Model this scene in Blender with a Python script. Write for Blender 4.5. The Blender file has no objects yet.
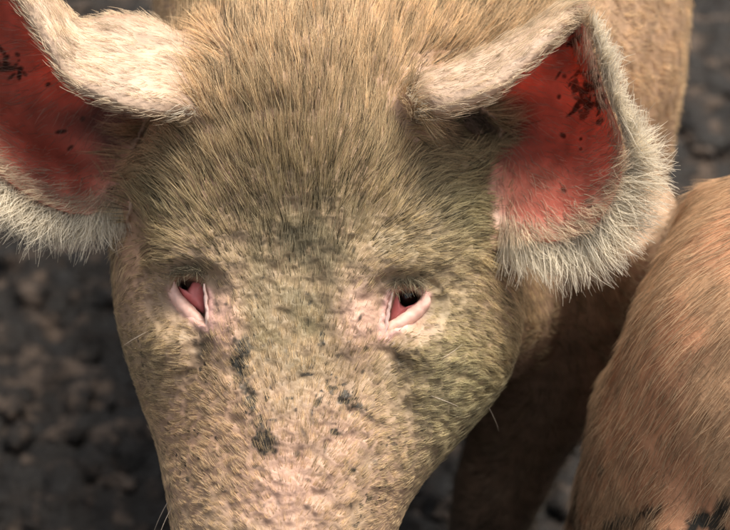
import bpy, bmesh, math, os
import numpy as np
from mathutils import Vector
from mathutils.kdtree import KDTree

FUR = 1.0            # fur density factor
rng = np.random.default_rng(7)
SC = bpy.context.scene
COL = SC.collection

# ------------------------------------------------------------------ camera
PITCH = math.radians(40)
D0 = 1.10                       # camera to forehead
FPX = 1784.0                    # focal length in photo pixels (730 wide)
CX, CY = 365.0, 265.0
P0 = np.array([0.0, 0.0, 0.70])                       # middle of the forehead
RIGHT = np.array([1.0, 0, 0])
UP = np.array([0, math.sin(PITCH), math.cos(PITCH)])
BACK = np.array([0, -math.cos(PITCH), math.sin(PITCH)])   # towards the camera
cam_d = bpy.data.cameras.new('camera')
cam = bpy.data.objects.new('camera', cam_d); COL.objects.link(cam)
cam.location = Vector(P0 + D0 * BACK)
cam.rotation_euler = (math.pi / 2 - PITCH, 0, 0)
cam_d.sensor_width = 36; cam_d.lens = FPX / 730 * 36
cam_d.clip_start = 0.02; cam_d.clip_end = 200
cam_d.dof.use_dof = True; cam_d.dof.focus_distance = D0 - 0.005
cam_d.dof.aperture_fstop = 7.0
SC.camera = cam

# ------------------------------------------------------------------ sky, sun, exposure
SUN_EL, SUN_AZ = 68, 50          # high, from behind the pig and to the right
w = bpy.data.worlds.new('World'); SC.world = w; w.use_nodes = True
nt = w.node_tree; nt.nodes.clear()
sky = nt.nodes.new('ShaderNodeTexSky'); sky.sky_type = 'NISHITA'; sky.sun_disc = False
sky.sun_elevation = math.radians(SUN_EL); sky.sun_rotation = math.radians(SUN_AZ)
sky.air_density = 1.0; sky.dust_density = 6.0; sky.ozone_density = 0.6
bg = nt.nodes.new('ShaderNodeBackground'); bg.inputs[1].default_value = 0.075
out = nt.nodes.new('ShaderNodeOutputWorld')
hs = nt.nodes.new('ShaderNodeHueSaturation'); hs.inputs['Saturation'].default_value = .12      # thin even cloud
nt.links.new(sky.outputs[0], hs.inputs['Color']); nt.links.new(hs.outputs[0], bg.inputs[0]); nt.links.new(bg.outputs[0], out.inputs[0])
sd = bpy.data.lights.new('sun', 'SUN'); so = bpy.data.objects.new('sun', sd); COL.objects.link(so)
sd.energy = 2.1; sd.angle = math.radians(24); sd.color = (1.0, 0.87, 0.70)
el, az = math.radians(SUN_EL), math.radians(SUN_AZ)
sdir = Vector((math.sin(az) * math.cos(el), math.cos(az) * math.cos(el), math.sin(el)))
so.rotation_euler = sdir.to_track_quat('Z', 'Y').to_euler()
so.location = (0.5, 1.5, 4)
SC.view_settings.view_transform = 'Standard'; SC.view_settings.look = 'None'
SC.view_settings.exposure = 1.32; SC.view_settings.gamma = 1.0
SC.cycles.use_denoising = True
SC.cycles_curves.shape = 'RIBBONS'
SC.cycles.max_bounces = 6; SC.cycles.diffuse_bounces = 3; SC.cycles.transmission_bounces = 3
SC.cycles.sample_clamp_indirect = 6

# ------------------------------------------------------------------ helpers
def W(x, y, wd):
    """photo pixel + distance in front of (+) or behind (-) the forehead plane -> world"""
    x = np.asarray(x, float); y = np.asarray(y, float); wd = np.asarray(wd, float)
    d = D0 - wd
    return (P0 + ((x - CX) / FPX * d)[..., None] * RIGHT + ((CY - y) / FPX * d)[..., None] * UP
            + wd[..., None] * BACK)

def unW(p):
    r = p - P0
    wd = r @ BACK; d = D0 - wd
    return CX + (r @ RIGHT) / d * FPX, CY - (r @ UP) / d * FPX, wd

def smooth(a, b, x):
    t = np.clip((x - a) / (b - a), 0, 1); return t * t * (3 - 2 * t)

def noise3(p, scale, seed=0):
    q = p * scale + seed * 17.31
    i = np.floor(q).astype(np.int64); f = q - i; f = f * f * (3 - 2 * f)
    def h(ix, iy, iz):
        n = (ix * 73856093) ^ (iy * 19349663) ^ (iz * 83492791) ^ (seed * 2654435)
        n = (n ^ (n >> 13)) * 1274126177 & 0x7fffffff
        n = (n ^ (n >> 15)) * 2246822519 & 0x7fffffff
        return (n & 0xffff) / 65535.0
    r = 0
    for dx in (0, 1):
        for dy in (0, 1):
            for dz in (0, 1):
                wgt = (f[:, 0] if dx else 1 - f[:, 0]) * (f[:, 1] if dy else 1 - f[:, 1]) * (f[:, 2] if dz else 1 - f[:, 2])
                r = r + wgt * h(i[:, 0] + dx, i[:, 1] + dy, i[:, 2] + dz)
    return r

def fbm(p, scale, seed=0, oct=3):
    r = 0; a = 1; s = 0
    for o in range(oct):
        r = r + a * noise3(p, scale * 2 ** o, seed + o); s += a; a *= .55
    return r / s

def blob(px, py, x, y, rx, ry, ang=0):
    c, s = math.cos(math.radians(ang)), math.sin(math.radians(ang))
    dx, dy = px - x, py - y
    a, b = (dx * c + dy * s) / rx, (-dx * s + dy * c) / ry
    return np.exp(-(a * a + b * b))

def cr(pts, n):
    """Catmull-Rom through rows of pts (k, d) -> (n, d)"""
    pts = np.asarray(pts, float); k = len(pts)
    P = np.vstack([2 * pts[0] - pts[1], pts, 2 * pts[-1] - pts[-2]])
    t = np.linspace(0, k - 1 - 1e-9, n); i = t.astype(int); f = (t - i)[:, None]
    a, b, c, d = P[i], P[i + 1], P[i + 2], P[i + 3]
    return .5 * (2 * b + (c - a) * f + (2 * a - 5 * b + 4 * c - d) * f ** 2 + (3 * b - a - 3 * c + d) * f ** 3)

def norm(v):
    return v / np.maximum(np.linalg.norm(v, axis=-1, keepdims=True), 1e-9)

class Soup:
    def __init__(s): s.v = []; s.f = []; s.n = 0
    def grid(s, g, close_u=True, cap=True):
        """g: (rings, m, 3)"""
        g = np.asarray(g, float); r, m, _ = g.shape; o = s.n
        s.v.append(g.reshape(-1, 3)); s.n += r * m
        for i in range(r - 1):
            for j in range(m if close_u else m - 1):
                k = (j + 1) % m
                s.f.append((o + i * m + j, o + i * m + k, o + (i + 1) * m + k, o + (i + 1) * m + j))
        if cap:
            s.f.append(tuple(o + j for j in range(m))[::-1])
            s.f.append(tuple(o + (r - 1) * m + j for j in range(m)))
    def mesh(s, name):
        me = bpy.data.meshes.new(name)
        me.from_pydata(np.vstack(s.v).tolist(), [], s.f); me.update(); return me

def tube(soup, pts, rad, m=20):
    """round limb through pts with radii rad (rad rows may be (rx, ry))"""
    pts = np.asarray(pts, float)
    rad = np.asarray(rad, float)
    if rad.ndim == 1: rad = np.stack([rad, rad], 1)
    n = 6 * len(pts)
    P = cr(pts, n); Rr = np.abs(cr(rad, n))
    T = norm(np.gradient(P, axis=0))
    ref = np.array([1.0, 0, 0]) if abs(T[0][0]) < .8 else np.array([0, 1.0, 0])
    A = norm(ref - (T @ ref)[:, None] * T); B = np.cross(T, A)
    th = np.linspace(0, 2 * np.pi, m, endpoint=False)
    g = P[:, None] + Rr[:, :1, None] * np.cos(th)[None, :, None] * A[:, None] + Rr[:, 1:, None] * np.sin(th)[None, :, None] * B[:, None]
    soup.grid(g)

def remesh(me, voxel):
    ob = bpy.data.objects.new('tmp', me); COL.objects.link(ob)
    bm = bmesh.new(); bm.from_mesh(me); bmesh.ops.recalc_face_normals(bm, faces=bm.faces); bm.to_mesh(me); bm.free()
    m = ob.modifiers.new('r', 'REMESH'); m.mode = 'VOXEL'; m.voxel_size = voxel; m.adaptivity = 0
    dg = bpy.context.evaluated_depsgraph_get()
    ev = ob.evaluated_get(dg)
    r = bpy.data.meshes.new_from_object(ev)
    bpy.data.objects.remove(ob); bpy.data.meshes.remove(me)
    return r

def getv(me):
    a = np.empty(len(me.vertices) * 3, np.float32); me.vertices.foreach_get('co', a); return a.reshape(-1, 3).astype(float)
def setv(me, v):
    me.vertices.foreach_set('co', v.astype(np.float32).ravel()); me.update()
def getn(me):
    a = np.empty(len(me.vertices) * 3, np.float32); me.vertex_normals.foreach_get('vector', a); return a.reshape(-1, 3).astype(float)
def edges(me):
    e = np.empty(len(me.edges) * 2, np.int32); me.edges.foreach_get('vertices', e); return e.reshape(-1, 2)

def lap(v, e, wgt, it):
    n = len(v)
    i = np.concatenate([e[:, 0], e[:, 1]]); j = np.concatenate([e[:, 1], e[:, 0]])
    cnt = np.maximum(np.bincount(i, minlength=n), 1)
    for _ in range(it):
        for c in range(3):
            avg = np.bincount(i, weights=v[j, c], minlength=n) / cnt
            v[:, c] += wgt * (avg - v[:, c])
    return v

def shade_smooth(me):
    me.polygons.foreach_set('use_smooth', np.ones(len(me.polygons), bool)); me.update()

def set_attr(me, name, arr):
    if arr.ndim == 1:
        a = me.attributes.new(name, 'FLOAT', 'POINT'); a.data.foreach_set('value', arr.astype(np.float32))
    else:
        a = me.attributes.new(name, 'FLOAT_COLOR', 'POINT')
        c = np.ones((len(arr), 4), np.float32); c[:, :3] = arr; a.data.foreach_set('color', c.ravel())

def obj(name, me, mat=None, parent=None):
    o = bpy.data.objects.new(name, me); COL.objects.link(o)
    if mat: me.materials.append(mat)
    if parent: o.parent = parent
    return o

def empty(name, loc, label, cat, group=None):
    o = bpy.data.objects.new(name, None); COL.objects.link(o); o.location = loc
    o['label'] = label; o['category'] = cat
    if group: o['group'] = group
    return o

# ------------------------------------------------------------------ materials
def mk(name):
    m = bpy.data.materials.new(name); m.use_nodes = True
    n = m.node_tree; n.nodes.clear()
    return m, n, n.nodes.new, n.links.new

def skin_material():
    m, n, N, L = mk('skin')
    o = N('ShaderNodeOutputMaterial'); b = N('ShaderNodeBsdfPrincipled')
    a = N('ShaderNodeAttribute'); a.attribute_name = 'col'
    tr = N('ShaderNodeAttribute'); tr.attribute_name = 'thin'
    tc = N('ShaderNodeTexCoord')
    nz = N('ShaderNodeTexNoise'); nz.inputs['Scale'].default_value = 260; nz.inputs['Detail'].default_value = 4
    nz2 = N('ShaderNodeTexNoise'); nz2.inputs['Scale'].default_value = 60; nz2.inputs['Detail'].default_value = 5
    L(tc.outputs['Object'], nz.inputs['Vector']); L(tc.outputs['Object'], nz2.inputs['Vector'])
    rmp = N('ShaderNodeMapRange'); rmp.inputs[1].default_value = .3; rmp.inputs[2].default_value = .7
    rmp.inputs[3].default_value = .72; rmp.inputs[4].default_value = 1.25
    L(nz2.outputs['Fac'], rmp.inputs[0])
    mul = N('ShaderNodeVectorMath'); mul.operation = 'SCALE'
    L(a.outputs['Color'], mul.inputs[0]); L(rmp.outputs[0], mul.inputs['Scale'])
    L(mul.outputs[0], b.inputs['Base Color'])
    b.inputs['Roughness'].default_value = .55; b.inputs['Specular IOR Level'].default_value = .35
    bp = N('ShaderNodeBump'); bp.inputs['Strength'].default_value = .5; bp.inputs['Distance'].default_value = .0015
    L(nz.outputs['Fac'], bp.inputs['Height']); L(bp.outputs[0], b.inputs['Normal'])
    t = N('ShaderNodeBsdfTranslucent')
    mixc = N('ShaderNodeMix'); mixc.data_type = 'RGBA'; mixc.blend_type = 'MULTIPLY'; mixc.inputs[0].default_value = 1
    L(mul.outputs[0], mixc.inputs[6]); mixc.inputs[7].default_value = (1.5, .75, .6, 1)
    L(mixc.outputs[2], t.inputs['Color'])
    mx = N('ShaderNodeMixShader')
    k = N('ShaderNodeMath'); k.operation = 'MULTIPLY'; k.inputs[1].default_value = .6
    L(tr.outputs['Fac'], k.inputs[0]); L(k.outputs[0], mx.inputs[0])
    L(b.outputs[0], mx.inputs[1]); L(t.outputs[0], mx.inputs[2]); L(mx.outputs[0], o.inputs[0])
    return m

def hair_material():
    m, n, N, L = mk('bristle')
    o = N('ShaderNodeOutputMaterial'); b = N('ShaderNodeBsdfPrincipled')
    a = N('ShaderNodeAttribute'); a.attribute_name = 'hcol'
    L(a.outputs['Color'], b.inputs['Base Color'])
    b.inputs['Roughness'].default_value = .42; b.inputs['Specular IOR Level'].default_value = .45
    t = N('ShaderNodeBsdfTranslucent'); L(a.outputs['Color'], t.inputs['Color'])
    mx = N('ShaderNodeMixShader'); mx.inputs[0].default_value = .42
    L(b.outputs[0], mx.inputs[1]); L(t.outputs[0], mx.inputs[2]); L(mx.outputs[0], o.inputs[0])
    return m

def plain(name, col, rough=.4, spec=.5, noise=0, nscale=80, sss=0):
    m, n, N, L = mk(name)
    o = N('ShaderNodeOutputMaterial'); b = N('ShaderNodeBsdfPrincipled')
    b.inputs['Roughness'].default_value = rough; b.inputs['Specular IOR Level'].default_value = spec
    tc = N('ShaderNodeTexCoord'); nz = N('ShaderNodeTexNoise'); nz.inputs['Scale'].default_value = nscale; nz.inputs['Detail'].default_value = 4
    L(tc.outputs['Object'], nz.inputs['Vector'])
    r = N('ShaderNodeMapRange'); r.inputs[3].default_value = 1 - noise; r.inputs[4].default_value = 1 + noise
    L(nz.outputs['Fac'], r.inputs[0])
    s = N('ShaderNodeVectorMath'); s.operation = 'SCALE'; s.inputs[0].default_value = col
    L(r.outputs[0], s.inputs['Scale']); L(s.outputs[0], b.inputs['Base Color'])
    if sss:
        b.inputs['Subsurface Weight'].default_value = sss; b.inputs['Subsurface Radius'].default_value = (.004, .0015, .001)
        b.inputs['Subsurface Scale'].default_value = 1.0
    L(b.outputs[0], o.inputs[0])
    return m

def mud_material():
    m, n, N, L = mk('mud')
    o = N('ShaderNodeOutputMaterial'); b = N('ShaderNodeBsdfPrincipled')
    tc = N('ShaderNodeTexCoord')
    n1 = N('ShaderNodeTexNoise'); n1.inputs['Scale'].default_value = 26; n1.inputs['Detail'].default_value = 8; n1.inputs['Roughness'].default_value = .65
    n2 = N('ShaderNodeTexNoise'); n2.inputs['Scale'].default_value = 70; n2.inputs['Detail'].default_value = 5
    L(tc.outputs['Object'], n1.inputs['Vector']); L(tc.outputs['Object'], n2.inputs['Vector'])
    cr_ = N('ShaderNodeValToRGB'); e = cr_.color_ramp.elements
    e[0].position = .38; e[0].color = (.004, .0028, .0022, 1)
    e[1].position = .63; e[1].color = (.085, .062, .048, 1)
    q = cr_.color_ramp.elements.new(.52); q.color = (.0075, .005, .0038, 1)
    L(n1.outputs['Fac'], cr_.inputs[0]); L(cr_.outputs[0], b.inputs['Base Color'])
    r = N('ShaderNodeMapRange'); r.inputs[1].default_value = .35; r.inputs[2].default_value = .65; r.inputs[3].default_value = .5; r.inputs[4].default_value = .9; b.inputs['Specular IOR Level'].default_value = .3
    L(n1.outputs['Fac'], r.inputs[0]); L(r.outputs[0], b.inputs['Roughness'])
    bp = N('ShaderNodeBump'); bp.inputs['Strength'].default_value = 1.0; bp.inputs['Distance'].default_value = .010
    L(n2.outputs['Fac'], bp.inputs['Height']); L(bp.outputs[0], b.inputs['Normal'])
    L(b.outputs[0], o.inputs[0])
    return m

SKIN = skin_material(); HAIR = hair_material(); MUD = mud_material()

# ------------------------------------------------------------------ ground
def mud_z(p):
    return (fbm(p, 6, 3, 4) - .5) * .06 - np.abs(fbm(p, 19, 9, 3) - .5) * .06 - np.abs(fbm(p, 52, 15, 2) - .5) * .022

def build_ground():
    a = np.concatenate([np.linspace(-1.6, 1.6, 400), 1.6 + np.geomspace(.03, 28, 40)])
    a = np.concatenate([-(1.6 + np.geomspace(.03, 28, 40))[::-1], a])
    X, Y = np.meshgrid(a, a + .6, indexing='ij'); n = len(a)
    p = np.stack([X.ravel(), Y.ravel(), np.zeros(n * n)], 1)
    z = mud_z(p)
    near = np.exp(-((np.hypot(X.ravel(), Y.ravel() - .6) / 3.0) ** 4))
    p[:, 2] = z * near - .008
    idx = np.arange(n * n).reshape(n, n)
    f = np.stack([idx[:-1, :-1], idx[1:, :-1], idx[1:, 1:], idx[:-1, 1:]], -1).reshape(-1, 4)
    me = bpy.data.meshes.new('ground'); me.from_pydata(p.tolist(), [], f.tolist()); shade_smooth(me)
    o = obj('ground', me, MUD); o['kind'] = 'structure'
    # trodden clods
    v0, f0 = [], []
    bm = bmesh.new(); bmesh.ops.create_icosphere(bm, subdivisions=2, radius=1)
    bv = np.array([x.co for x in bm.verts]); bf = np.array([[y.index for y in x.verts] for x in bm.faces]); bm.free()
    r = np.random.default_rng(3); V = []; F = []; off = 0
    for k in range(2600):
        x, y = r.uniform(-1.5, 1.5), r.uniform(-.6, 2.2)
        s = min(r.gamma(2.0, .0042) + .003, .026)
        sc = s * np.array([r.uniform(.8, 1.6), r.uniform(.8, 1.6), r.uniform(.35, .7)])
        ro = r.uniform(0, 50, 3); dv = bv * (1 + 1.3 * (noise3(bv + ro, 1.5, 5) - .5) + .8 * (noise3(bv + ro, 3.4, 6) - .5))[:, None]
        t = r.uniform(0, 6.28); c, sn = math.cos(t), math.sin(t)
        q = dv * sc; q = np.stack([q[:, 0] * c - q[:, 1] * sn, q[:, 0] * sn + q[:, 1] * c, q[:, 2]], 1)
        pz = mud_z(np.array([[x, y, 0.]]))[0] - .008
        V.append(q + np.array([x, y, pz + sc[2] * .25])); F.append(bf + off); off += len(bv)
    me = bpy.data.meshes.new('mud_clods'); me.from_pydata(np.vstack(V).tolist(), [], np.vstack(F).tolist()); shade_smooth(me)
    o = obj('mud_clods', me, MUD); o['kind'] = 'stuff'
    o['label'] = 'dark wet clods of trodden mud strewn around the pigs'; o['category'] = 'mud'
build_ground()

# ------------------------------------------------------------------ pig building blocks
TH = np.linspace(0, 2 * np.pi, 72, endpoint=False)

def body_loft(soup, st, org, fwd, side):
    """st rows: (along, lateral centre, half width, z top, z bottom); fwd points from rump to head reversed"""
    S = cr(st, 8 * len(st)); g = []
    for a, c, hw, zt, zb in S:
        zc, hh = (zt + zb) / 2, (zt - zb) / 2
        ct, sn = np.cos(TH), np.sin(TH)
        ex = 2 / 2.3
        lx = np.sign(ct) * np.abs(ct) ** ex * max(hw, .01); lz = np.sign(sn) * np.abs(sn) ** ex * max(hh, .01)
        p = org + (a * fwd)[None] + (c + lx)[:, None] * side
        p[:, 2] = zc + lz; g.append(p)
    soup.grid(np.array(g))

# ---- ears of the main pig: stations from base to tip
# rows F (free front edge of the fold), T (crest of the fold), M (hollow), L (outer rim): photo x, y, and depth
EAR_R = np.array([
 [[424, 122, -.035], [420, 98, -.055], [455, 135, -.105], [492, 205, -.085]],
 [[418, 112, -.008], [408, 88, -.030], [476, 132, -.100], [500, 232, -.060]],
 [[455, 104, .004], [447, 72, -.026], [505, 138, -.100], [530, 243, -.040]],
 [[492, 88, .006], [488, 54, -.028], [540, 140, -.095], [577, 238, -.030]],
 [[525, 62, .000], [524, 36, -.030], [570, 125, -.080], [610, 208, -.025]],
 [[553, 37, -.010], [552, 18, -.032], [590, 95, -.058], [626, 157, -.025]],
 [[567, 20, -.022], [568, 8, -.034], [585, 58, -.044], [606, 95, -.030]],
 [[577, 12, -.032], [577, 6, -.036], [581, 14, -.038], [586, 22, -.036]]])
EAR_L = np.array([
 [[178, 122, -.035], [205, 62, -.065], [150, 150, -.105], [132, 198, -.080]],
 [[196, 112, -.010], [200, 50, -.055], [128, 150, -.100], [120, 206, -.060]],
 [[150, 106, .006], [150, 24, -.055], [95, 150, -.100], [92, 216, -.045]],
 [[108, 96, .010], [112, 20, -.050], [58, 140, -.100], [55, 210, -.035]],
 [[72, 78, .008], [82, 26, -.040], [22, 118, -.090], [12, 186, -.030]],
 [[52, 48, .000], [62, 14, -.035], [-8, 90, -.075], [-28, 150, -.030]],
 [[28, 10, -.010], [44, -16, -.035], [-26, 40, -.060], [-58, 85, -.030]],
 [[0, -40, -.025], [12, -54, -.036], [-25, -20, -.044], [-58, 10, -.034]],
 [[-30, -86, -.038], [-28, -90, -.042], [-33, -84, -.042], [-38, -78, -.040]]])

def ear_sheet(E, ns=64, ntt=56):
    """-> points (ns, nt, 3), normals; t runs from the free edge over the crest and hollow to the rim"""
    A = np.stack([cr(E[:, k], ns) for k in range(4)], 1)        # (ns,4,3)
    ts = np.linspace(0, 1, ntt); rows = []
    for r in A:
        wp = W(r[:, 0], r[:, 1], r[:, 2])
        F, T, M, Lr = wp
        mid1 = .5 * (T + M) + .006 * UP - .018 * BACK
        mid2 = .45 * M + .55 * Lr - .004 * BACK
        F0 = F + .45 * (T - F) * np.array([1, .6, .2]) - .014 * BACK; F1 = F - .006 * BACK - .0015 * UP
        c = cr(np.array([F0, F1, F + .003 * BACK, .5 * (F + T) + .010 * BACK, T, mid1, M, mid2, Lr]), 300)
        s = np.concatenate([[0], np.cumsum(np.linalg.norm(np.diff(c, axis=0), axis=1))]); s /= max(s[-1], 1e-9)
        rows.append(np.stack([np.interp(ts, s, c[:, k]) for k in range(3)], 1))
    S = np.array(rows)
    ds = np.gradient(S, axis=0); dt = np.gradient(S, axis=1)
    nn = norm(np.cross(ds, dt))
    return S, nn, norm(ds), norm(dt)

def ear_solid(soup, S, nn):
    ns, ntt, _ = S.shape
    sc = np.linspace(0, 1, ns)[:, None]; tc = np.linspace(0, 1, ntt)[None]
    th = .0042 * (1 - .35 * sc) * (0.35 + .65 * np.clip(np.minimum(tc, 1 - tc) * 8, 0, 1)) * np.clip((1 - sc) * 14, .3, 1)
    a = S + nn * th[..., None]; b = S - nn * th[..., None]
    soup.grid(np.concatenate([a, b[:, ::-1]], 1))

# ---- head: slices across the face, photo row y: left x, right x, depth of widest, front depth, back depth, roundness
HEAD = np.array([
 [-70, 190, 430, -.14, -.075, -.22, 2.0],
 [-20, 185, 415, -.13, -.040, -.24, 2.1],
 [ 40, 180, 412, -.12, -.012, -.26, 2.2],
 [100, 160, 412, -.11,  .002, -.27, 2.2],
 [160, 135, 455, -.11,  .004, -.28, 2.2],
 [220, 119, 505, -.11,  .004, -.29, 2.25],
 [280, 115, 518, -.11,  .004, -.29, 2.15],
 [330, 119, 520, -.11,  .008, -.28, 2.1],
 [390, 135, 506, -.10,  .016, -.26, 2.1],
 [450, 154, 466, -.09,  .026, -.24, 2.1],
 [500, 166, 424, -.075, .034, -.20, 2.2],
 [550, 173, 398, -.06,  .042, -.16, 2.3],
 [610, 182, 388, -.05,  .052, -.13, 2.3],
 [670, 185, 386, -.045, .060, -.12, 2.4],
 [700, 176, 392, -.045, .068, -.12, 2.4],
 [716, 186, 384, -.045, .062, -.11, 2.3]])

def head_loft(soup):
    S = cr(HEAD, 140); g = []
    MID = lambda y: 304 + (y - 0) * (-20 / 530)           # midline of the face leans a little
    for y, xl, xr, wm, wf, wb, n in S:
        xm = MID(y); ct, sn = np.cos(TH), np.sin(TH)
        ex = 2 / n
        cx_ = np.sign(ct) * np.abs(ct) ** ex; sz = np.sign(sn) * np.abs(sn) ** ex
        x = np.where(cx_ > 0, xm + cx_ * (xr - xm), xm + cx_ * (xm - xl))
        wd = np.where(sz > 0, wm + sz * (wf - wm), wm + sz * (wm - wb))
        k = (D0 - wm)                                      # slice is flat in the head's own frame
        p = P0 + ((x - CX) / FPX * k)[:, None] * RIGHT + (((CY - y) / FPX * (D0 - wf)))  * UP + wd[:, None] * BACK
        g.append(p)
    soup.grid(np.array(g))

# ------------------------------------------------------------------ main pig mesh
def leg(soup, pts, rad): tube(soup, pts, rad, 24)

def main_pig():
    s = Soup()
    st = [(-.03, -.045, .08, .68, .50), (.06, -.035, .105, .75, .45), (.15, -.01, .135, .80, .40), (.24, .025, .175, .83, .35), (.35, .045, .212, .85, .31), (.5, .055, .228, .865, .29),
          (.8, .06, .245, .865, .28), (1.1, .065, .245, .85, .32), (1.3, .07, .215, .82, .36), (1.42, .075, .15, .75, .42), (1.47, .075, .05, .66, .54)]
    body_loft(s, np.array(st), np.zeros(3), np.array([0, 1.0, 0]), np.array([1.0, 0, 0]))
    head_loft(s)
    tube(s, [W(450, 285, -.13), W(478, 292, -.17), W(492, 305, -.23), W(505, 310, -.34)], [(.05, .06), (.052, .06), (.052, .06), (.05, .06)], 24)   # jowl and neck fold
    ears = []
    for E in (EAR_L, EAR_R):
        S = ear_sheet(E); ear_solid(s, S[0], S[1]); ears.append(S)
    # legs: shoulder - elbow - wrist - fetlock - hoof
    leg(s, [(.155, .24, .58), (.150, .215, .45), (.128, .20, .35), (.108, .195, .27), (.10, .20, .16), (.10, .19, .07), (.10, .175, .03)],
        [(.085, .11), (.065, .085), (.045, .05), (.036, .040), (.028, .030), (.031, .034), (.03, .036)])
    leg(s, [(-.085, .26, .58), (-.085, .235, .45), (-.075, .22, .35), (-.07, .215, .27), (-.07, .22, .16), (-.07, .21, .07), (-.07, .195, .03)],
        [(.085, .11), (.065, .085), (.045, .05), (.036, .040), (.028, .030), (.031, .034), (.03, .036)])
    for sx in (-.06, .20):
        leg(s, [(sx, 1.22, .60), (sx, 1.17, .48), (sx, 1.20, .37), (sx, 1.27, .28), (sx, 1.265, .17), (sx, 1.24, .07), (sx, 1.225, .03)],
            [(.10, .15), (.085, .12), (.055, .075), (.036, .042), (.030, .034), (.032, .036), (.03, .036)])
    me = remesh(s.mesh('pig_body'), .003)
    v = getv(me); e = edges(me)
    px, py, wd = unW(v)
    # how close to an ear: keep the ears crisp, melt the joins
    kd = [KDTree(S[0].shape[0] * S[0].shape[1]) for S in ears]
    for k_, S in zip(kd, ears):
        for i, q in enumerate(S[0].reshape(-1, 3)): k_.insert(q, i)
        k_.balance()
    def ear_info(v):
        n = len(v); d = np.full(n, 9.); eid = np.full(n, -1); ij = np.zeros(n, int)
        for a in (0, 1):
            q_ = ears[a][0].reshape(-1, 3); lo, hi = q_.min(0) - .032, q_.max(0) + .032
            for q in np.where(((v > lo) & (v < hi)).all(1))[0]:
                _, i, dd = kd[a].find(v[q])
                if dd < d[q]: d[q] = dd; eid[q] = a; ij[q] = i
        return d, eid, ij
    d, eid, ij = ear_info(v)
    sc = (ij // 56) / 63.0
    isear = (d < .007) & (sc > .22)
    body = smooth(.10, .22, v[:, 1])
    wgt = np.where(isear, .25, .6)
    v = lap(v, e, wgt, 10)
    wgt = np.where(isear, 0, .6) 
    v = lap(v, e, wgt, 30)
    v = lap(v, e, np.where(isear, 0, .6) * np.clip(body + (d < .03) * .5, 0, 1), 60)
    setv(me, v)
    # finer mesh on the face
    bm = bmesh.new(); bm.from_mesh(me); bm.verts.ensure_lookup_table()
    px, py, wd = unW(v); nn = getn(me)
    sel = (px > 112) & (px < 525) & (py > 150) & (py < 545) & (wd > -.10) & (nn @ BACK > .15) & (d > .012)
    sel |= isear & (nn @ BACK > -.1)
    fs = [f for f in bm.faces if all(sel[q.index] for q in f.verts)]
    es = list({ed for f in fs for ed in f.edges})
    bmesh.ops.subdivide_edges(bm, edges=es, cuts=2, use_grid_fill=True)
    bm.to_mesh(me); bm.free()
    v = getv(me); e = edges(me)
    d, eid, ij = ear_info(v)
    return me, v, e, d, eid, ij, ears

EYE_L = np.array([(171, 281), (178, 277), (190, 276), (203, 281), (206, 300), (207, 326), (200, 322), (186, 311), (175, 298)], float)
EYE_R = np.array([(393, 292), (404, 288), (417, 289), (425, 297), (421, 308), (408, 320), (394, 328), (384, 337), (387, 315)], float)

def poly_sd(px, py, poly):
    """signed distance (negative inside) to a polygon in pixels"""
    n = len(poly); best = np.full(len(px), 1e9); ins = np.zeros(len(px), bool)
    for i in range(n):
        a, b = poly[i], poly[(i + 1) % n]; ab = b - a
        t = np.clip(((px - a[0]) * ab[0] + (py - a[1]) * ab[1]) / (ab @ ab), 0, 1)
        best = np.minimum(best, np.hypot(px - a[0] - t * ab[0], py - a[1] - t * ab[1]))
        c = ((a[1] > py) != (b[1] > py)) & (px < (b[0] - a[0]) * (py - a[1]) / (b[1] - a[1] + 1e-12) + a[0]); ins ^= c
    return np.where(ins, -best, best)

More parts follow.
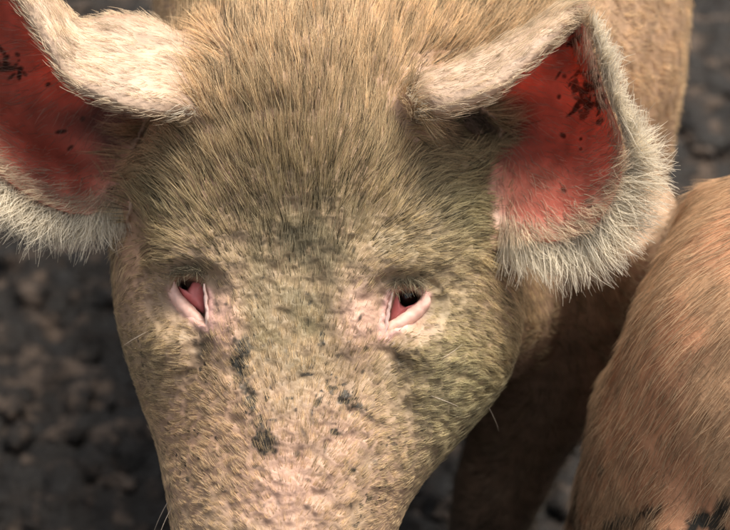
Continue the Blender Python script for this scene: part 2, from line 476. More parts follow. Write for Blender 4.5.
def main():
    me, v, e, d, eid, ij, ears = main_pig()
    px, py, wd = unW(v)
    setv(me, v); nn = getn(me)
    face = smooth(-.12, -.06, wd) * (d > .012) * (nn @ BACK > -.2)
    B = lambda *a: blob(px, py, *a)
    # relief of the face, millimetres along the view of the face
    h = np.zeros(len(v))
    h += 5.5 * B(172, 250, 46, 22, 14) + 5 * B(405, 260, 46, 20, -8)                # brow ridges
    h -= 7 * B(192, 300, 26, 28) + 7 * B(402, 308, 28, 26)                        # sockets
    h -= 3 * B(200, 350, 12, 30, 12) + 2.5 * B(386, 350, 12, 24, -8)                # folds below the inner corners
    h += 5 * B(165, 350, 24, 26) + 5 * B(425, 348, 30, 26)                        # cheek below the eye
    h += 4 * B(228, 330, 22, 40) + 4.5 * B(358, 325, 22, 42)                      # bones beside the nose bridge
    h -= 5 * B(293, 290, 36, 90)                                                   # dished middle of the forehead
    h += 5 * B(285, 420, 55, 70)                                                   # bridge of the nose
    h -= 5 * B(180, 405, 22, 60, 14) + 4 * B(398, 405, 24, 62, -20)               # hollow between nose and cheek
    h -= 12 * B(138, 235, 16, 30)                                                  # temple behind the left brow
    h += 4 * B(470, 185, 34, 40) - 4 * B(505, 265, 16, 50, 8) - 8 * B(428, 126, 20, 14) - 24 * B(472, 124, 28, 18) - 7 * B(168, 122, 20, 14) - 16 * B(142, 128, 14, 16)
    q = np.stack([px, py, np.zeros(len(px))], 1)
    h += 3.5 * (fbm(q, 1 / 45, 11) - .5) + 3.0 * (fbm(q, 1 / 15, 12) - .5) + 1.6 * (fbm(q, 1 / 6, 13) - .5)
    for (ex, ey) in ((190, 300), (404, 308)):      # creases ringing the sockets
        rr = np.hypot((px - ex) / 1.15, py - ey) + 5 * (fbm(q, 1 / 18, 14) - .5)
        h += .45 * np.sin(rr / 3.0) * smooth(20, 28, rr) * smooth(60, 34, rr)
    v = v + (face * h * .0016)[:, None] * BACK
    # eye openings
    opening = np.zeros(len(v)); rimm = np.zeros(len(v))
    for P in (EYE_L, EYE_R):
        sdp = poly_sd(px, py, P)
        c = 1 - smooth(-6.5, -1.0, sdp)
        lidm = np.exp(-((sdp - 3) / 4.0) ** 2)
        v = v - (face * (c * .012 - lidm * .0020))[:, None] * BACK
        opening = np.maximum(opening, c * face); rimm = np.maximum(rimm, lidm * face)
    v = lap(v, e, .3 * (face > .5), 2)
    # body relief: rolls behind the head and gentle unevenness
    bod = (d > .02) * smooth(.06, .18, v[:, 1])
    v = v + nn * (bod * ((fbm(v, 9, 21) - .5) * .016 + (fbm(v, 34, 22) - .5) * .002))[:, None]
    setv(me, v); shade_smooth(me); nn = getn(me)
    px, py, wd = unW(v)

    # ---------------- colours of the skin (skin, dirt, bristle-stained areas, and some painted shade)
    n1 = fbm(v, 22, 31); n2 = fbm(v, 75, 32); n3 = fbm(v, 240, 33)
    def C(*c): return np.array(c)[None]
    base = C(.44, .295, .21) * (.8 + .4 * n1)[:, None]
    col = base.copy()
    def mix(c, wgt):
        nonlocal col
        wgt = np.clip(wgt, 0, 1)[:, None]; col = col * (1 - wgt) + c * wgt
    fr = face
    green = C(.22, .175, .095)
    mix(green, fr * .85 * np.clip(B(300, 250, 110, 110) * 1.2 + B(455, 200, 60, 80) + B(450, 390, 60, 90) * .9 + B(165, 225, 50, 40) * .4 + B(155, 350, 40, 50) * .7 + B(290, 345, 60, 60) * .7, 0, 1) * (.45 + .9 * n2))
    mix(C(.33, .22, .155), fr * .7 * smooth(340, 470, py))  # lower face painted darker, standing in for weaker light down the nose
    mix(C(.25, .19, .12), fr * .6 * smooth(330, 400, py) * smooth(.42, .66, fbm(v, 45, 36)))
    mix(C(.10, .09, .06), fr * .6 * np.clip(B(300, 265, 55, 60) + B(255, 150, 60, 30) * .4, 0, 1) * smooth(.42, .62, n2))
    mix(C(.60, .37, .30), fr * .85 * np.clip(B(362, 318, 24, 38) + B(222, 322, 17, 32) + B(285, 485, 40, 50) * .6 + B(345, 440, 30, 30) * .4 + B(215, 178, 22, 18) * .8 + B(420, 330, 22, 14) * .7, 0, 1))
    mix(C(.42, .20, .145), fr * .9 * np.clip(B(428, 128, 24, 16) + B(165, 122, 20, 12) + B(508, 255, 12, 26) * .6, 0, 1))
    mix(C(.03, .022, .018), fr * np.clip(B(474, 124, 28, 18) * 1.4 + B(138, 128, 16, 16) * 1.2, 0, 1))  # shade of the ear canals painted into the skin
    mix(C(.24, .21, .115), fr * .55 * np.clip(B(470, 200, 40, 60) + B(455, 380, 70, 95), 0, 1))
    mix(C(.40, .24, .16), fr * .85 * np.clip(B(125, 255, 24, 55) + B(200, 440, 50, 60) * .6, 0, 1))
    # mud smears and specks, with brow and crease shade painted last
    dark = C(.018, .017, .014)
    sm = np.clip(B(239, 362, 10, 22) + B(250, 398, 7, 15, -12) + B(263, 440, 13, 22, -22) + B(246, 345, 9, 8) + B(345, 399, 9, 6) * 1.4 + B(318, 402, 4, 9, 20) * .8
                 + B(336, 432, 8, 5) * .8 + B(322, 340, 5, 22) * .5 + B(352, 470, 5, 3), 0, 1)
    mix(C(.05, .048, .036), fr * .8 * smooth(.22, .6, sm * (2.2 * fbm(v, 260, 44, 2) - .3)))
    mix(dark, fr * .9 * smooth(.5, .7, sm * (2.8 * fbm(v, 330, 45, 2) - .5)))
    r2 = np.random.default_rng(11); bl = np.zeros(len(v))
    for (x_, y_, sx_, sy_, n_) in ((241, 362, 6, 14, 26), (252, 400, 6, 10, 12), (262, 438, 7, 12, 26), (345, 399, 7, 5, 8), (330, 405, 12, 12, 10), (300, 360, 40, 30, 22), (290, 470, 70, 35, 18), (360, 440, 40, 40, 14), (300, 270, 60, 50, 14), (230, 330, 12, 20, 8), (365, 325, 14, 24, 12)):
        for _ in range(n_):
            bl = np.maximum(bl, r2.uniform(.35, 1) * smooth(.25, .8, B(r2.normal(x_, sx_), r2.normal(y_, sy_), r2.gamma(2, .8) + .6, r2.gamma(2, 1.3) + .8, r2.normal(0, 25)) * (.6 + .8 * n3)))
    mix(C(.035, .032, .025), fr * bl * .9)
    sp = smooth(.74, .80, noise3(v, 330, 41)) * smooth(.5, .65, noise3(v, 40, 42))
    mix(dark, fr * sp * .9 * smooth(300, 350, py))
    mix(dark, fr * np.clip(B(206, 160, 2.5, 3) + B(229, 184, 2.5, 4) + B(398, 356, 5, 14, -15) * .7 + B(203, 352, 6, 18, 20) * .6, 0, 1))  # two specks, then shade in the folds below the eyes painted dark
    mix(C(.10, .08, .055), fr * np.clip(B(196, 268, 20, 10) + B(408, 283, 18, 5) * .4 + B(204, 345, 7, 16, 15) * .8, 0, 1) * .85)  # brow shadow and fold shade below the left eye painted in
    # eyelids: bare pink
    mix(C(.66, .40, .35), np.clip(rimm * 1.1, 0, 1) * np.clip(smooth(283, 293, py), .0, 1))
    mix(C(.08, .05, .035), opening)
    # neck under the jaw and legs: shade painted into the skin, along with leg mud
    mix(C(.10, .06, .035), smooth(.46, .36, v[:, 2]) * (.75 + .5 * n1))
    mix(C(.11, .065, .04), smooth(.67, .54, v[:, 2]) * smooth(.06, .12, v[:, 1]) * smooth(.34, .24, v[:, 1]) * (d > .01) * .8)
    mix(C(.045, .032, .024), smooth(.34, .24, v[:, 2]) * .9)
    # back
    mix(C(.45, .30, .185), bod * .7 * smooth(.50, .62, v[:, 2]))
    mix(C(.2, .15, .105), bod * smooth(.56, .72, n2) * .2)
    # ears
    ear = (d < .0085)
    scn = (ij // 56) / 63.0; tcn = (ij % 56) / 55.0
    earm = ear * smooth(.06, .2, scn)
    inner = np.zeros(len(v))
    for a in (0, 1):
        Sn = ears[a][1].reshape(-1, 3)
        mk_ = (eid == a)
        inner[mk_] = np.einsum('ij,ij->i', nn[mk_], Sn[ij[mk_]])
    hollow = np.array([((ears[a][0].reshape(-1, 3))) for a in (0, 1)], dtype=object)
    sgn = [np.sign(np.median(ears[a][1][20:50, 30:45].reshape(-1, 3) @ BACK)) for a in (0, 1)]
    inner = inner * np.where(eid == 0, sgn[0], sgn[1])
    inn = earm * smooth(-.1, .3, inner) * smooth(.30, .38, tcn)
    outn = earm * (1 - smooth(-.1, .3, inner))
    mix(C(.52, .38, .285), outn * smooth(.06, .3, scn))
    red = C(.66, .24, .18) * (.8 + .4 * n1)[:, None]
    edge = smooth(.90, .97, tcn)
    mix(red, inn)
    mix(C(.60, .42, .33), inn * np.clip(edge + smooth(.30, .10, scn) * smooth(.7, .9, tcn) * .8, 0, 1))
    sp = smooth(.55, .64, fbm(v, 190, 51, 2))
    rs = np.random.default_rng(5); spots = np.zeros(len(v))
    for (x_, y_, sx_, sy_, n_) in ((592, 90, 14, 13, 85), (572, 32, 4, 9, 14), (8, 62, 9, 9, 18), (588, 205, 8, 6, 3), (112, 188, 6, 5, 3), (40, 120, 30, 20, 5), (560, 130, 25, 25, 5)):
        for _ in range(n_):
            spots = np.maximum(spots, rs.uniform(.75, 1) * smooth(.15, .6, B(rs.normal(x_, sx_), rs.normal(y_, sy_), rs.gamma(2.2, 1.3) + 1, rs.gamma(2.2, .7) + .8, rs.normal(-40, 30)) * (.6 + .8 * n3)))
    mix(dark, inn * spots * .95)
    mix(dark, inn * np.clip(B(565, 30, 6, 18, 25) * 1.6 * (n3 > .4), 0, 1))
    mix(C(.07, .04, .03), inn * np.clip(B(482, 125, 26, 36) * 1.2 + B(122, 122, 28, 30) * 1.2 + B(515, 120, 40, 22) * .6 + B(80, 118, 50, 16) * .6 + .25 * smooth(.5, .65, n1), 0, 1) * .85)  # shade of the canal and under the fold painted in, plus mottling
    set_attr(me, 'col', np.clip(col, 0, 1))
    set_attr(me, 'thin', earm * smooth(.12, .35, scn) * (.1 + .9 * smooth(.25, .5, tcn)))   # the rolled fold is thick, the blade thin

    root = empty('pig', (.06, .6, 0), 'large dirty pink pig facing the camera with upright red-lined ears', 'pig', 'pigs standing in the mud')
    def par(o): o.parent = root; o.matrix_parent_inverse = root.matrix_world.inverted() if False else o.matrix_parent_inverse; o.location = -np.array(root.location); return o
    par(obj('body', me, SKIN))

    # ---------------- hair
    tri = np.empty(len(me.loop_triangles) * 3, np.int32); me.calc_loop_triangles()
    tri = np.empty(len(me.loop_triangles) * 3, np.int32); me.loop_triangles.foreach_get('vertices', tri); tri = tri.reshape(-1, 3)

    A = np.array([  # flow of the coat in the photo: x, y, dx, dy
        (300, 150, 0, -1), (230, 100, -.1, -1), (370, 100, .12, -1), (390, 20, .35, -1), (300, 20, 0, -1), (240, 20, -.12, -1), (208, 60, -.8, -.5), (212, 90, -.6, -.8), (420, 128, .8, .4), (170, 120, -.9, .3), (300, 250, .02, -1), (250, 230, -.3, -1),
        (350, 230, .3, -1), (190, 215, -.8, -1), (160, 220, -1, -.7), (150, 170, -1, -.1), (140, 140, -1, -.3), (150, 190, -1, -.4), (150, 255, -1, .15), (170, 262, -1, -.1),
        (215, 150, -.3, -1), (195, 140, -.8, -.7), (210, 200, -.4, -1), (385, 150, .3, -1), (390, 200, .5, -1), (420, 200, .9, -.8), (440, 170, 1, -.3), (480, 150, 1, -.7), (440, 230, 1, -.5), (480, 230, 1, -.1),
        (420, 262, 1, .05), (400, 245, 1, -.3), (490, 270, 1, .3), (510, 320, 1, .3), (430, 370, 1, -.15), (450, 420, 1, .05), (400, 430, 1, -.15), (500, 380, 1, .3), (390, 500, 1, .05),
        (150, 350, -1, .1), (140, 400, -1, .35), (180, 420, -1, -.05), (180, 370, -1, -.1), (190, 500, -.9, -.25), (220, 420, -.8, -.4), (290, 350, 0, -1), (290, 430, .05, -1),
        (230, 480, -.6, -.7), (340, 480, .6, -.7), (250, 400, -.4, -1), (330, 400, .4, -1), (220, 320, -.3, -1), (365, 320, .3, -1), (165, 335, -1, .2), (435, 320, 1, .1), (540, 300, .7, .7),
        (205, 272, -.7, -.7), (390, 285, .6, -.7), (115, 260, -.5, .8)], float)
    A[:, 2:] = norm(A[:, 2:])

    def flow(px, py):
        fx = np.zeros(len(px)); fy = np.zeros(len(px))
        for x, y, dx, dy in A:
            k = 1 / (((px - x) ** 2 + (py - y) ** 2) / 900 + .15) ** 1.6
            fx += k * dx; fy += k * dy
        return fx, fy

    def sample(dens, n):
        a, b, c = v[tri[:, 0]], v[tri[:, 1]], v[tri[:, 2]]
        ar = .5 * np.linalg.norm(np.cross(b - a, c - a), axis=1) * dens[tri].mean(1)
        cum = np.cumsum(ar); t = np.searchsorted(cum, rng.random(n) * cum[-1])
        u1, u2 = rng.random(n), rng.random(n); fl = u1 + u2 > 1; u1[fl] = 1 - u1[fl]; u2[fl] = 1 - u2[fl]
        wts = np.stack([1 - u1 - u2, u1, u2], 1); T = tri[t]
        def at(x):
            return (x[T] * (wts if x.ndim == 1 else wts[..., None])).sum(1)
        return at, T, wts

    onface = ((d > .010) | ((ij // 56) / 63.0 < .13)) * (1 - np.clip(opening * 3, 0, 1))
    vis = (nn @ BACK > -.35)
    inframe = (px > -60) & (px < 800) & (py > -80) & (py < 620) & vis
    bald = 1 - .86 * np.clip(B(362, 318, 20, 34) + B(222, 320, 12, 26) + rimm * .9 + B(126, 255, 24, 50) * 1.1 + B(423, 330, 18, 12) * .6 + B(285, 480, 22, 50) * .5 + B(345, 399, 8, 6) + B(428, 128, 22, 15) * .9 + B(165, 122, 20, 12) * .7 + B(474, 122, 26, 16) * .85, 0, 1)
    facereg = smooth(.24, .16, v[:, 1]) * smooth(-.16, -.12, wd)
    dens_face = onface * facereg * (vis) * bald * np.where(py > 600, .2, 1 + .55 * smooth(300, 370, py))
    dens_body = onface * (1 - facereg) * np.where(inframe, 1, .06)

    fur = []          # (points (n,k,3), radius, colours)
    def grow(root_p, nrm, dirs, length, lift, K=6, rad=.00016, color=None, wob=.12, droop=0.0, clump=.5, nguide=14, tone=.25):
        n = len(root_p)
        dirs = norm(dirs - np.einsum('ij,ij->i', dirs, nrm)[:, None] * nrm)
        side = np.cross(nrm, dirs)
        dirs = norm(dirs + side * (rng.normal(0, wob, n) + (noise3(root_p, 110, 61) - .5) * 1.3 * wob * 4 * .5)[:, None])
        lift = np.clip(lift * (1 + rng.normal(0, .35, n)), .02, 1.5)
        k = np.linspace(0, 1, K)
        P = np.zeros((n, K, 3)); P[:, 0] = root_p - nrm * .0006
        bend = rng.normal(0, .22, n)
        for i in range(1, K):
            fl = lift * (1 - .55 * k[i])
            dd = dirs * np.cos(fl)[:, None] + nrm * np.sin(fl)[:, None] + side * (bend * k[i])[:, None] - np.array([0, 0, droop * k[i]])
            P[:, i] = P[:, i - 1] + norm(dd) * (length / (K - 1))[:, None]
        if clump:
            g = rng.choice(n, max(n // nguide, 1), replace=False)
            t = KDTree(len(g))
            for a_, i in enumerate(g): t.insert(root_p[i], a_)
            t.balance()
            near = np.array([t.find(q)[1] for q in root_p]); color = color * (1 + tone * rng.uniform(-1.3, .8, len(g)))[near][:, None]; G = P[g][near]
            cl = (clump * rng.uniform(.4, 1, n))[:, None, None] * (k ** 1.3)[None, :, None]
            P = P * (1 - cl) + (G + (root_p - root_p[g][near])[:, None] * .25) * cl
        R = (np.asarray(rad) * rng.uniform(.7, 1.3, n))[:, None] * (1 - .75 * k ** 2)[None]
        fur.append((P, R, color))

    def hcolor(p, T, wts, light=1.0):
        x, y, ww = unW(p); n = len(p)
        Bq = lambda *a: blob(x, y, *a)
        blond = np.array([.72, .54, .34]); c = np.tile(blond, (n, 1))
        gr = np.clip(Bq(300, 230, 115, 110) * 1.0 + Bq(460, 190, 60, 80) * .8 + Bq(450, 390, 70, 90) + Bq(165, 215, 50, 50) * .7 + Bq(150, 360, 50, 50) * .6, 0, 1) * smooth(.26, .2, p[:, 1])
        olive = np.array([.54, .45, .26])
        c = c * (1 - gr[:, None] * .8) + olive * gr[:, None] * .8
        gc = np.clip(Bq(470, 200, 34, 60) + Bq(455, 385, 70, 95), 0, 1)[:, None] * .5
        c = c * (1 - gc) + np.array([.52, .50, .29]) * gc
        gy = Bq(300, 255, 55, 45)[:, None] * .6
        c = c * (1 - gy) + np.array([.56, .52, .40]) * gy
        r = rng.random(n); nz = noise3(p, 120, 71)
        c *= (.6 + .7 * rng.random(n))[:, None] * (1 + .22 * smooth(130, 20, y))[:, None]
        tuft_shade = np.clip(Bq(196, 266, 24, 13) + Bq(408, 281, 22, 8) * .7 + Bq(204, 345, 7, 16, 15), 0, 1)  # dark brow tufts with their shadow, and painted fold shade below the left eye
        c *= (1 - .75 * tuft_shade * (rng.random(n) < .75))[:, None]
        dk = (r < .07 + .07 * smooth(360, 260, y) + .24 * gr * (nz > .5))
        c[dk] = np.array([.075, .065, .04]) * rng.uniform(.5, 1.8, (dk.sum(), 1))
        sk = (col[T] * wts[..., None]).sum(1)
        lum = sk.mean(1); mud_shade = lum < .06
        c[mud_shade & (rng.random(n) < .45)] = np.array([.07, .065, .048])
        return c * light

    # face and neck coat
    n = int(125000 * FUR)
    at, T, wts = sample(dens_face, n)
    rp = at(v); rn = norm(at(nn)); x, y, ww = unW(rp)
    fx, fy = flow(x, y)
    dr = fx[:, None] * RIGHT - fy[:, None] * UP
    L = .0082 + .0175 * smooth(310, 120, y) + .005 * smooth(230, 160, x) * smooth(300, 200, y) + .004 * smooth(430, 500, x)
    L = L * smooth(620, 420, y) * .45 + L * .55
    L *= 1 - .5 * np.clip(blob(x, y, 192, 300, 34, 30) + blob(x, y, 402, 308, 36, 30), 0, 1)
    L *= rng.uniform(.55, 1.25, n)
    grow(rp, rn, dr, L, np.full(n, .22), color=hcolor(rp, T, wts), wob=.10, clump=.34, nguide=8, rad=.000105 + .00004 * smooth(330, 200, y), tone=.30)
    # body coat
    n = int(42000 * FUR)
    at, T, wts = sample(dens_body, n)
    rp = at(v); rn = norm(at(nn))
    dr = np.tile(np.array([.0, .7, -.6]), (n, 1)) + rn * np.array([.4, 0, 0])
    cc = np.tile(np.array([.70, .52, .32]), (n, 1)) * (.5 + .8 * rng.random(n))[:, None]
    mud_shade = np.maximum(smooth(.45, .36, rp[:, 2]), .8 * smooth(.67, .54, rp[:, 2]) * smooth(.34, .24, rp[:, 1])); cc = cc * (1 - .85 * mud_shade[:, None])  # coat darkened to match: painted shade on neck and chest, mud on legs
    grow(rp, rn, dr, .018 * rng.uniform(.6, 1.2, n), np.full(n, .25), color=cc, wob=.2, clump=.5, nguide=8, rad=.00020)
    # ears
    for a in (0, 1):
        S, N_, dS, dT = ears[a]; ns, ntt, _ = S.shape; sg = sgn[a]
        def at_ear(si, ti):
            i, j = np.clip((si * (ns - 1)).astype(int), 0, ns - 1), np.clip((ti * (ntt - 1)).astype(int), 0, ntt - 1)
            jit = rng.normal(0, .0012, (len(si), 3))
            ds_, dt_ = dS[i, j], dT[i, j]; o_ = norm(dt_ - np.einsum('ij,ij->i', dt_, ds_)[:, None] * ds_)    # straight out across the rim
            kk = smooth(.5, .8, ti)[:, None]
            return S[i, j] + jit, N_[i, j] * sg, ds_, dt_ * (1 - kk) + o_ * kk
        cream = np.array([.97, .89, .74])
        # long pale fringe of the rim
        n = int(4000 * FUR)
        si = rng.uniform(.10, 1, n); ti = 1 - np.abs(rng.normal(0, .022, n)); p, q, ds, dt = at_ear(si, ti); p = p - q * (.0035 * smooth(.2, .5, si))[:, None]
        fan = ds * (rng.normal(.05, .28, n) + .9 * smooth(.55, .2, si))[:, None] + dt; fan = fan - ((fan @ BACK) * rng.uniform(.5, 1.2, n))[:, None] * BACK
        grow(p, norm(np.cross(ds, fan) * np.sign(np.einsum('ij,ij->i', np.cross(ds, fan), q))[:, None]), fan, (.011 + .025 * np.sin(np.pi * np.clip(si, 0, 1)) ** .7) * rng.uniform(.4, 1.2, n), np.full(n, .12), K=7, rad=.00021,
             color=cream * rng.uniform(.7, 1.1, (n, 1)), wob=.15, droop=.04, clump=.85, nguide=12)
        # back of the ear near the rim, outside
        n = int(10000 * FUR)
        si = rng.uniform(.0, 1, n); ti = rng.uniform(.02, .88, n); p, q, ds, dt = at_ear(si, ti)
        grow(p - q * .004, -q, ds * (1 - .85 * smooth(.55, .85, ti))[:, None] + dt * (.25 + .9 * ti * smooth(.5, .85, ti))[:, None] * np.where(ti > .35, 1, -.6)[:, None], .009 * rng.uniform(.5, 1.3, n) + .006 * smooth(.75, .95, ti), np.full(n, .28), rad=.00015,
             color=(np.array([.76, .62, .45]) * smooth(0, .25, si)[:, None] + np.array([.72, .54, .34]) * (1 - smooth(0, .25, si))[:, None]) * rng.uniform(.7, 1.05, (n, 1)), wob=.2, clump=.4)
        # fold edge
        n = int(1500 * FUR)
        si = rng.uniform(.08, .95, n); ti = rng.uniform(.03, .2, n); p, q, ds, dt = at_ear(si, ti)
        grow(p, -q, ds * .9 - dt * .3, .007 * rng.uniform(.5, 1.4, n), np.full(n, .25), rad=.00014, color=cream * rng.uniform(.6, 1.05, (n, 1)), wob=.25, clump=.5)
        # thin hairs inside
        n = int(4500 * FUR)
        si = rng.uniform(.06, .98, n); ti = rng.uniform(.42, 1, n); p, q, ds, dt = at_ear(si, ti)
        grow(p + q * .003, q, ds * .6 + dt * .8, .013 * rng.uniform(.5, 1.4, n), np.full(n, .25), rad=.00010,
             color=np.array([.74, .52, .40]) * rng.uniform(.25, 1.1, (n, 1)), wob=.25, clump=.4)
        # pale hairs streaming out over the lower rim
        n = int(900 * FUR)
        si = rng.uniform(.06, .72, n); ti = 1 - np.abs(rng.normal(.0, .06, n)); p, q, ds, dt = at_ear(si, ti)
        fan = ds * (rng.normal(.1, .25, n) + 1.0 * smooth(.75, .25, si))[:, None] + dt
        grow(p + q * .003, q, fan, .015 * rng.uniform(.5, 1.3, n), np.full(n, .14), K=7, rad=.00015, color=np.array([.90, .76, .58]) * rng.uniform(.6, 1.05, (n, 1)), wob=.2, clump=.5)
    # whiskers
    wx = np.array([(488, 405), (168, 500), (172, 505), (430, 395), (150, 330), (440, 360)], float)
    vp = []
    for x_, y_ in wx:
        m_ = np.argmin((px - x_) ** 2 + (py - y_) ** 2 + 1e6 * (nn @ BACK < .1)); vp.append(m_)
    vp = np.array(vp)
    wdv = np.array([(1, .75), (-.8, .7), (-.5, .9), (1, .5), (-1, .2), (1, -.2)])
    grow(v[vp], nn[vp], wdv[:, :1] * RIGHT - wdv[:, 1:] * UP, np.array([.03, .03, .035, .02, .025, .02]), np.full(6, .5), K=8, rad=.0002, color=np.tile([.7, .6, .5], (6, 1)), clump=0)
    # lashes and brow tufts
    for (x0, y0, x1, y1, sx) in ((168, 278, 206, 276, -.3), (392, 288, 424, 287, .3)):
        n = 150; t_ = rng.random(n); xx = x0 + (x1 - x0) * t_; yy = y0 + (y1 - y0) * t_ - 6 * np.sin(np.pi * t_) - rng.uniform(0, 6, n)
        ids = np.array([np.argmin((px - a_) ** 2 + (py - b_) ** 2 + 1e6 * (nn @ BACK < .0)) for a_, b_ in zip(xx, yy)])
        grow(v[ids] + rng.normal(0, .0008, (n, 3)), nn[ids], (sx + rng.normal(0, .8, n))[:, None] * RIGHT - UP * rng.normal(.5, .5, n)[:, None], .011 * rng.uniform(.4, 1.3, n), np.full(n, .6), rad=.00014,
             color=np.tile([.07, .06, .04], (n, 1)) * rng.uniform(.6, 6, (n, 1)), clump=.5)
    ho = make_hair('bristles', fur); par(ho)

    # ---------------- eyes
    def surf(x_, y_):
        m_ = ((px - x_) ** 2 + (py - y_) ** 2 < 12 ** 2) & (nn @ BACK > 0) & (opening < .1)
        return np.median(wd[m_]) if m_.any() else -.02
    DARKEYE = bpy.data.materials.get('eyeball') or plain('eyeball', (.012, .008, .006), .08, .6)
    LID = plain('eyelid', (.72, .45, .38), .5, .5, .25, 300, .2)
    LIDG = plain('inner_eyelid', (.55, .40, .37), .5, .5, .25, 300, .2)
    REDM = plain('conjunctiva', (.90, .27, .26), .22, .5, .3, 160, .2)
    for k, P in enumerate((EYE_L, EYE_R)):
        cx_, cy_ = P.mean(0); ws = surf(cx_, cy_)
        if k == 0:
            ball = (187, 279); red_c = [(178, 286), (186, 291), (193, 283), (203, 282), (206, 300), (205, 314), (196, 309), (184, 298)]
            low = [(172, 281), (174, 292), (181, 304), (191, 314), (201, 323), (206, 329)]; inn_ = [(204, 284), (206, 300), (207, 316), (207, 327)]
            lr = [.0016, .0036, .0046, .0045, .0038, .0018]
        else:
            ball = (408, 293); red_c = [(392, 294), (397, 293), (400, 303), (408, 308), (418, 302), (420, 307), (406, 318), (394, 325), (387, 330), (389, 314)]
            low = [(426, 292), (424, 303), (415, 313), (402, 322), (392, 329), (385, 338)]; inn_ = [(393, 292), (390, 305), (387, 320), (384, 336)]
            lr = [.0018, .0038, .0046, .0046, .0042, .0020]
        bm = bmesh.new(); bmesh.ops.create_uvsphere(bm, u_segments=40, v_segments=24, radius=.0115)
        e_me = bpy.data.meshes.new('eye'); bm.to_mesh(e_me); bm.free(); shade_smooth(e_me)
        eo = obj('eye', e_me, DARKEYE, root)
        ep = W(*ball, ws - .0205); eo.location = ep - np.array(root.location)
        def under(name, soup, mat):
            soup.v = [q_ + .0018 * np.stack([fbm(q_, 300, 90 + c_, 2) - .5 for c_ in range(3)], 1) for q_ in soup.v]
            m_ = soup.mesh(name)
            b_ = bmesh.new(); b_.from_mesh(m_); bmesh.ops.recalc_face_normals(b_, faces=b_.faces); b_.to_mesh(m_); b_.free(); shade_smooth(m_)
            o_ = obj(name, m_, mat, eo); o_.location = -ep; return o_
        s = Soup(); L_ = np.array(low, float)
        wl = np.array([surf(*q_) for q_ in low]); wl = .5 * wl + .5 * wl.mean()
        tube(s, W(L_[:, 0], L_[:, 1], wl - .0022), lr, 14); under('lower_eyelid', s, LID)
        s = Soup(); I_ = np.array(inn_, float); wi = np.array([surf(*q_) for q_ in inn_]); wi = .5 * wi + .5 * wi.mean()
        tube(s, W(I_[:, 0], I_[:, 1], wi - .001), [.0007, .0012, .0013, .0008], 10); under('inner_eyelid', s, LIDG)
        # third eyelid: a swollen red cushion inside the opening
        s = Soup(); rc = np.array(red_c, float); rc = cr(np.vstack([rc, rc[:1]]), 33)[:-1]; c0 = rc.mean(0); g = []
        for f_, dz in ((1.15, -.012), (1.05, -.007), (.95, -.0045), (.75, -.003), (.5, -.0022), (.25, -.0018), (.05, -.0016)):
            q_ = c0 + (rc - c0) * f_; g.append(W(q_[:, 0], q_[:, 1], np.full(len(q_), ws + dz + .0005)))
        s.grid(np.array(g)); under('third_eyelid', s, REDM)
    # hooves
    HOOF = plain('hoof', (.05, .04, .032), .6, .4, .3, 60)
    for (x_, y_) in ((.10, .175), (-.07, .195), (-.06, 1.225), (.20, 1.225)):
        for sx in (-.019, .019):
            s = Soup(); g = []
            for z_, r1, r2, oy in ((-.012, .019, .036, -.012), (.0, .0195, .037, -.012), (.02, .0185, .033, -.006), (.045, .017, .029, 0)):
                g.append(np.stack([x_ + sx + r1 * np.cos(TH[::3]), y_ + oy + r2 * np.sin(TH[::3]) * np.where(np.sin(TH[::3]) < 0, 1, .8), np.full(24, z_)], 1))
            s.grid(np.array(g)); hm = s.mesh('hoof'); shade_smooth(hm); par(obj('hoof', hm, HOOF))
    return root

def make_hair(name, fur):
    cd = bpy.data.hair_curves.new(name)
    sizes = np.concatenate([np.full(len(P), P.shape[1]) for P, R, c in fur]).astype(int)
    cd.add_curves(sizes.tolist())
    pos = np.concatenate([P.reshape(-1, 3) for P, R, c in fur]).astype(np.float32)
    rad = np.concatenate([R.ravel() for P, R, c in fur]).astype(np.float32)
    cd.attributes['position'].data.foreach_set('vector', pos.ravel())
    ra = cd.attributes.get('radius') or cd.attributes.new('radius', 'FLOAT', 'POINT')
    ra.data.foreach_set('value', rad)
    c4 = np.ones((len(sizes), 4), np.float32); c4[:, :3] = np.concatenate([c for P, R, c in fur])
    ca = cd.attributes.new('hcol', 'FLOAT_COLOR', 'CURVE'); ca.data.foreach_set('color', c4.ravel())
    cd.materials.append(HAIR)
    o = bpy.data.objects.new(name, cd); COL.objects.link(o)
    return o

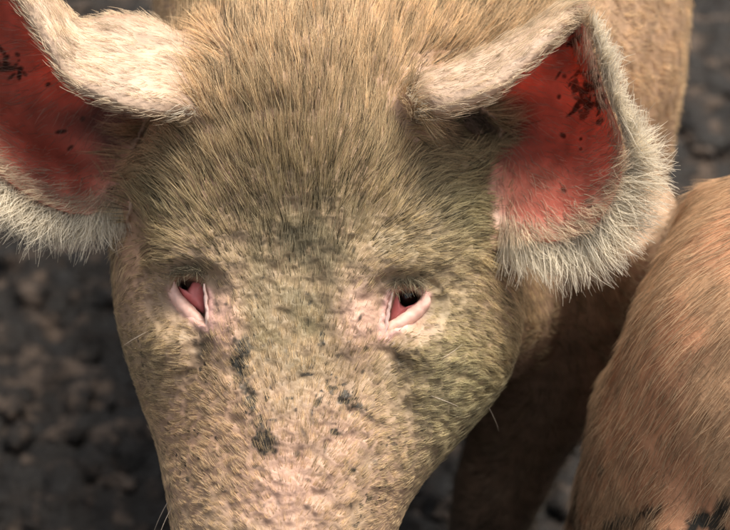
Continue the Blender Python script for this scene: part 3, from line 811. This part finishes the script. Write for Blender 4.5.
# ------------------------------------------------------------------ neighbour: a pig standing side-on, rump towards the first pig's head
def neighbour():
    s = Soup()
    head = math.radians(-20)                     # faces right, a little towards the camera
    fw = np.array([math.cos(head), math.sin(head), 0]); sd_ = np.array([-math.sin(head), math.cos(head), 0])
    org = np.array([.190, .055, 0])
    st = [(-.03, 0, .04, .50, .36), (.015, 0, .115, .66, .30), (.10, 0, .165, .715, .31), (.22, 0, .19, .745, .28), (.45, 0, .20, .765, .28), (.75, 0, .205, .77, .27), (.95, 0, .185, .76, .32),
          (1.08, 0, .15, .74, .40), (1.18, 0, .12, .72, .46), (1.28, 0, .105, .70, .48), (1.38, 0, .075, .62, .45), (1.48, 0, .05, .53, .41), (1.50, 0, .045, .52, .42)]
    body_loft(s, np.array(st), org, fw, sd_)
    F = lambda a, l, z: org + a * fw + l * sd_ + np.array([0, 0, z])
    for l in (-.11, .11):
        leg(s, [F(.17, l, .56), F(.17, l, .44), F(.15, l, .35), F(.10, l, .27), F(.105, l, .16), F(.12, l, .07), F(.13, l, .03)],
            [(.14, .09), (.115, .08), (.075, .055), (.042, .038), (.032, .030), (.034, .032), (.035, .03)])
        leg(s, [F(.98, l, .56), F(.99, l, .44), F(1.0, l, .34), F(1.0, l, .27), F(1.0, l, .16), F(1.01, l, .07), F(1.02, l, .03)],
            [(.10, .08), (.08, .065), (.05, .045), (.04, .036), (.03, .028), (.034, .031), (.035, .03)])
        tube(s, [F(1.20, l * .6, .69), F(1.24, l * .9, .75), F(1.30, l * 1.2, .78), F(1.36, l * 1.3, .75)], [(.03, .02), (.05, .012), (.045, .009), (.008, .006)], 16)
    # docked tail
    tube(s, [F(.05, .05, .66), F(.02, .075, .65), F(.005, .09, .61), F(.01, .095, .57)], [.016, .011, .009, .005], 12)
    s.v = [q * np.array([1, 1, 1.03]) for q in s.v]
    me = remesh(s.mesh('neighbour_body'), .005)
    v = getv(me); e = edges(me); v = lap(v, e, .6, 45); setv(me, v)
    nn = getn(me)
    v = v + nn * ((fbm(v, 8, 81) - .5) * .02 + (fbm(v, 30, 82) - .5) * .005)[:, None]
    setv(me, v); shade_smooth(me); nn = getn(me)
    n1, n2 = fbm(v, 14, 83), fbm(v, 60, 84)
    col = np.array([[.44, .265, .155]]) * (.8 + .4 * n1)[:, None]
    def mix(c, k):
        nonlocal col
        k = np.clip(k, 0, 1)[:, None]; col = col * (1 - k) + np.array([c]) * k
    mix((.42, .18, .10), smooth(.45, .6, n1) * .6)
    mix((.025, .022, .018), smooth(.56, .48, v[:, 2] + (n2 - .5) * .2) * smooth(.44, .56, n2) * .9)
    qx, qy, _ = unW(v); nq = fbm(v, 90, 86, 2)
    for (x_, y_, rx_, ry_) in ((625, 522, 24, 8), (650, 512, 16, 6), (702, 522, 26, 9), (725, 505, 12, 7), (670, 545, 60, 14), (600, 470, 8, 6)):
        mix((.022, .02, .016), smooth(.3, .55, blob(qx, qy, x_, y_, rx_, ry_, -15) * (2.2 * nq - .1)))
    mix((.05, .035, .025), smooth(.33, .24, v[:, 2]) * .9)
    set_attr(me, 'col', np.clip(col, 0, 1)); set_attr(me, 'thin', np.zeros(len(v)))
    root = empty('pig', (float(org[0] + .6 * fw[0]), float(org[1] + .6 * fw[1]), 0), 'reddish-tan pig at the right edge showing only its bristly hindquarter', 'pig', 'pigs standing in the mud')
    b = obj('body', me, SKIN, root); b.location = -np.array(root.location)
    # coat
    me.calc_loop_triangles(); tri = np.empty(len(me.loop_triangles) * 3, np.int32); me.loop_triangles.foreach_get('vertices', tri); tri = tri.reshape(-1, 3)
    px, py, wd = unW(v)
    dens = np.where((px > 520) & (px < 820) & (py > 120) & (py < 620) & (nn @ BACK > -.3), 1, .05)
    a_, b_, c_ = v[tri[:, 0]], v[tri[:, 1]], v[tri[:, 2]]
    ar = .5 * np.linalg.norm(np.cross(b_ - a_, c_ - a_), axis=1) * dens[tri].mean(1)
    n = int(26000 * FUR); cum = np.cumsum(ar); t = np.searchsorted(cum, rng.random(n) * cum[-1])
    u1, u2 = rng.random(n), rng.random(n); fl = u1 + u2 > 1; u1[fl] = 1 - u1[fl]; u2[fl] = 1 - u2[fl]
    wts = np.stack([1 - u1 - u2, u1, u2], 1)[..., None]; T = tri[t]
    rp = (v[T] * wts).sum(1); rn = norm((nn[T] * wts).sum(1))
    dr = np.tile(-fw * .32 + np.array([0, -.2, -1.0]), (n, 1))
    dr = norm(dr - np.einsum('ij,ij->i', dr, rn)[:, None] * rn); side = np.cross(rn, dr)
    dr = norm(dr + side * (rng.normal(0, .16, n) + (noise3(rp, 60, 85) - .5) * .3)[:, None])
    K = 6; k = np.linspace(0, 1, K); ln = .021 * rng.uniform(.5, 1.2, n)
    P = np.zeros((n, K, 3)); P[:, 0] = rp - rn * .0006; bend = rng.normal(0, .09, n); lift = np.clip(rng.normal(.17, .08, n), .03, .6)
    for i in range(1, K):
        f_ = lift * (1 - .6 * k[i])
        dd = dr * np.cos(f_)[:, None] + rn * np.sin(f_)[:, None] + side * (bend * k[i])[:, None]
        P[:, i] = P[:, i - 1] + norm(dd) * (ln / (K - 1))[:, None]
    g = rng.choice(n, n // 9, replace=False); kt = KDTree(len(g))
    for q, i in enumerate(g): kt.insert(rp[i], q)
    kt.balance(); near = np.array([kt.find(q)[1] for q in rp]); G = P[g][near]
    cl = (.35 * rng.uniform(.4, 1, n))[:, None, None] * (k ** 1.3)[None, :, None]
    P = P * (1 - cl) + (G + (rp - rp[g][near])[:, None] * .25) * cl
    R = (.00015 * rng.uniform(.7, 1.3, n))[:, None] * (1 - .75 * k ** 2)[None]
    cc = np.tile([.76, .55, .36], (n, 1)) * (.35 + .85 * rng.random(n))[:, None]
    sk = (col[T] * wts).sum(1).mean(1); cc[(sk < .08) & (rng.random(n) < .8)] = (.05, .04, .03)
    h = make_hair('bristles', [(P, R, cc)]); h.parent = root; h.location = -np.array(root.location)
    HOOF = bpy.data.materials['hoof']
    for (ax, l) in ((.13, -.11), (.13, .11), (1.02, -.11), (1.02, .11)):
        for sl in (-.017, .017):
            s = Soup(); g = []
            for z_, r1, r2, o_ in ((-.012, .036, .017, .012), (.0, .037, .0175, .012), (.02, .033, .017, .006), (.045, .029, .016, 0)):
                g.append(np.array([F(ax + o_ + r1 * math.cos(q), l + sl + r2 * math.sin(q), z_) for q in TH[::3]]))
            s.grid(np.array(g)); hm = s.mesh('hoof'); shade_smooth(hm)
            ho = obj('hoof', hm, HOOF, root); ho.location = -np.array(root.location)

main()
neighbour()
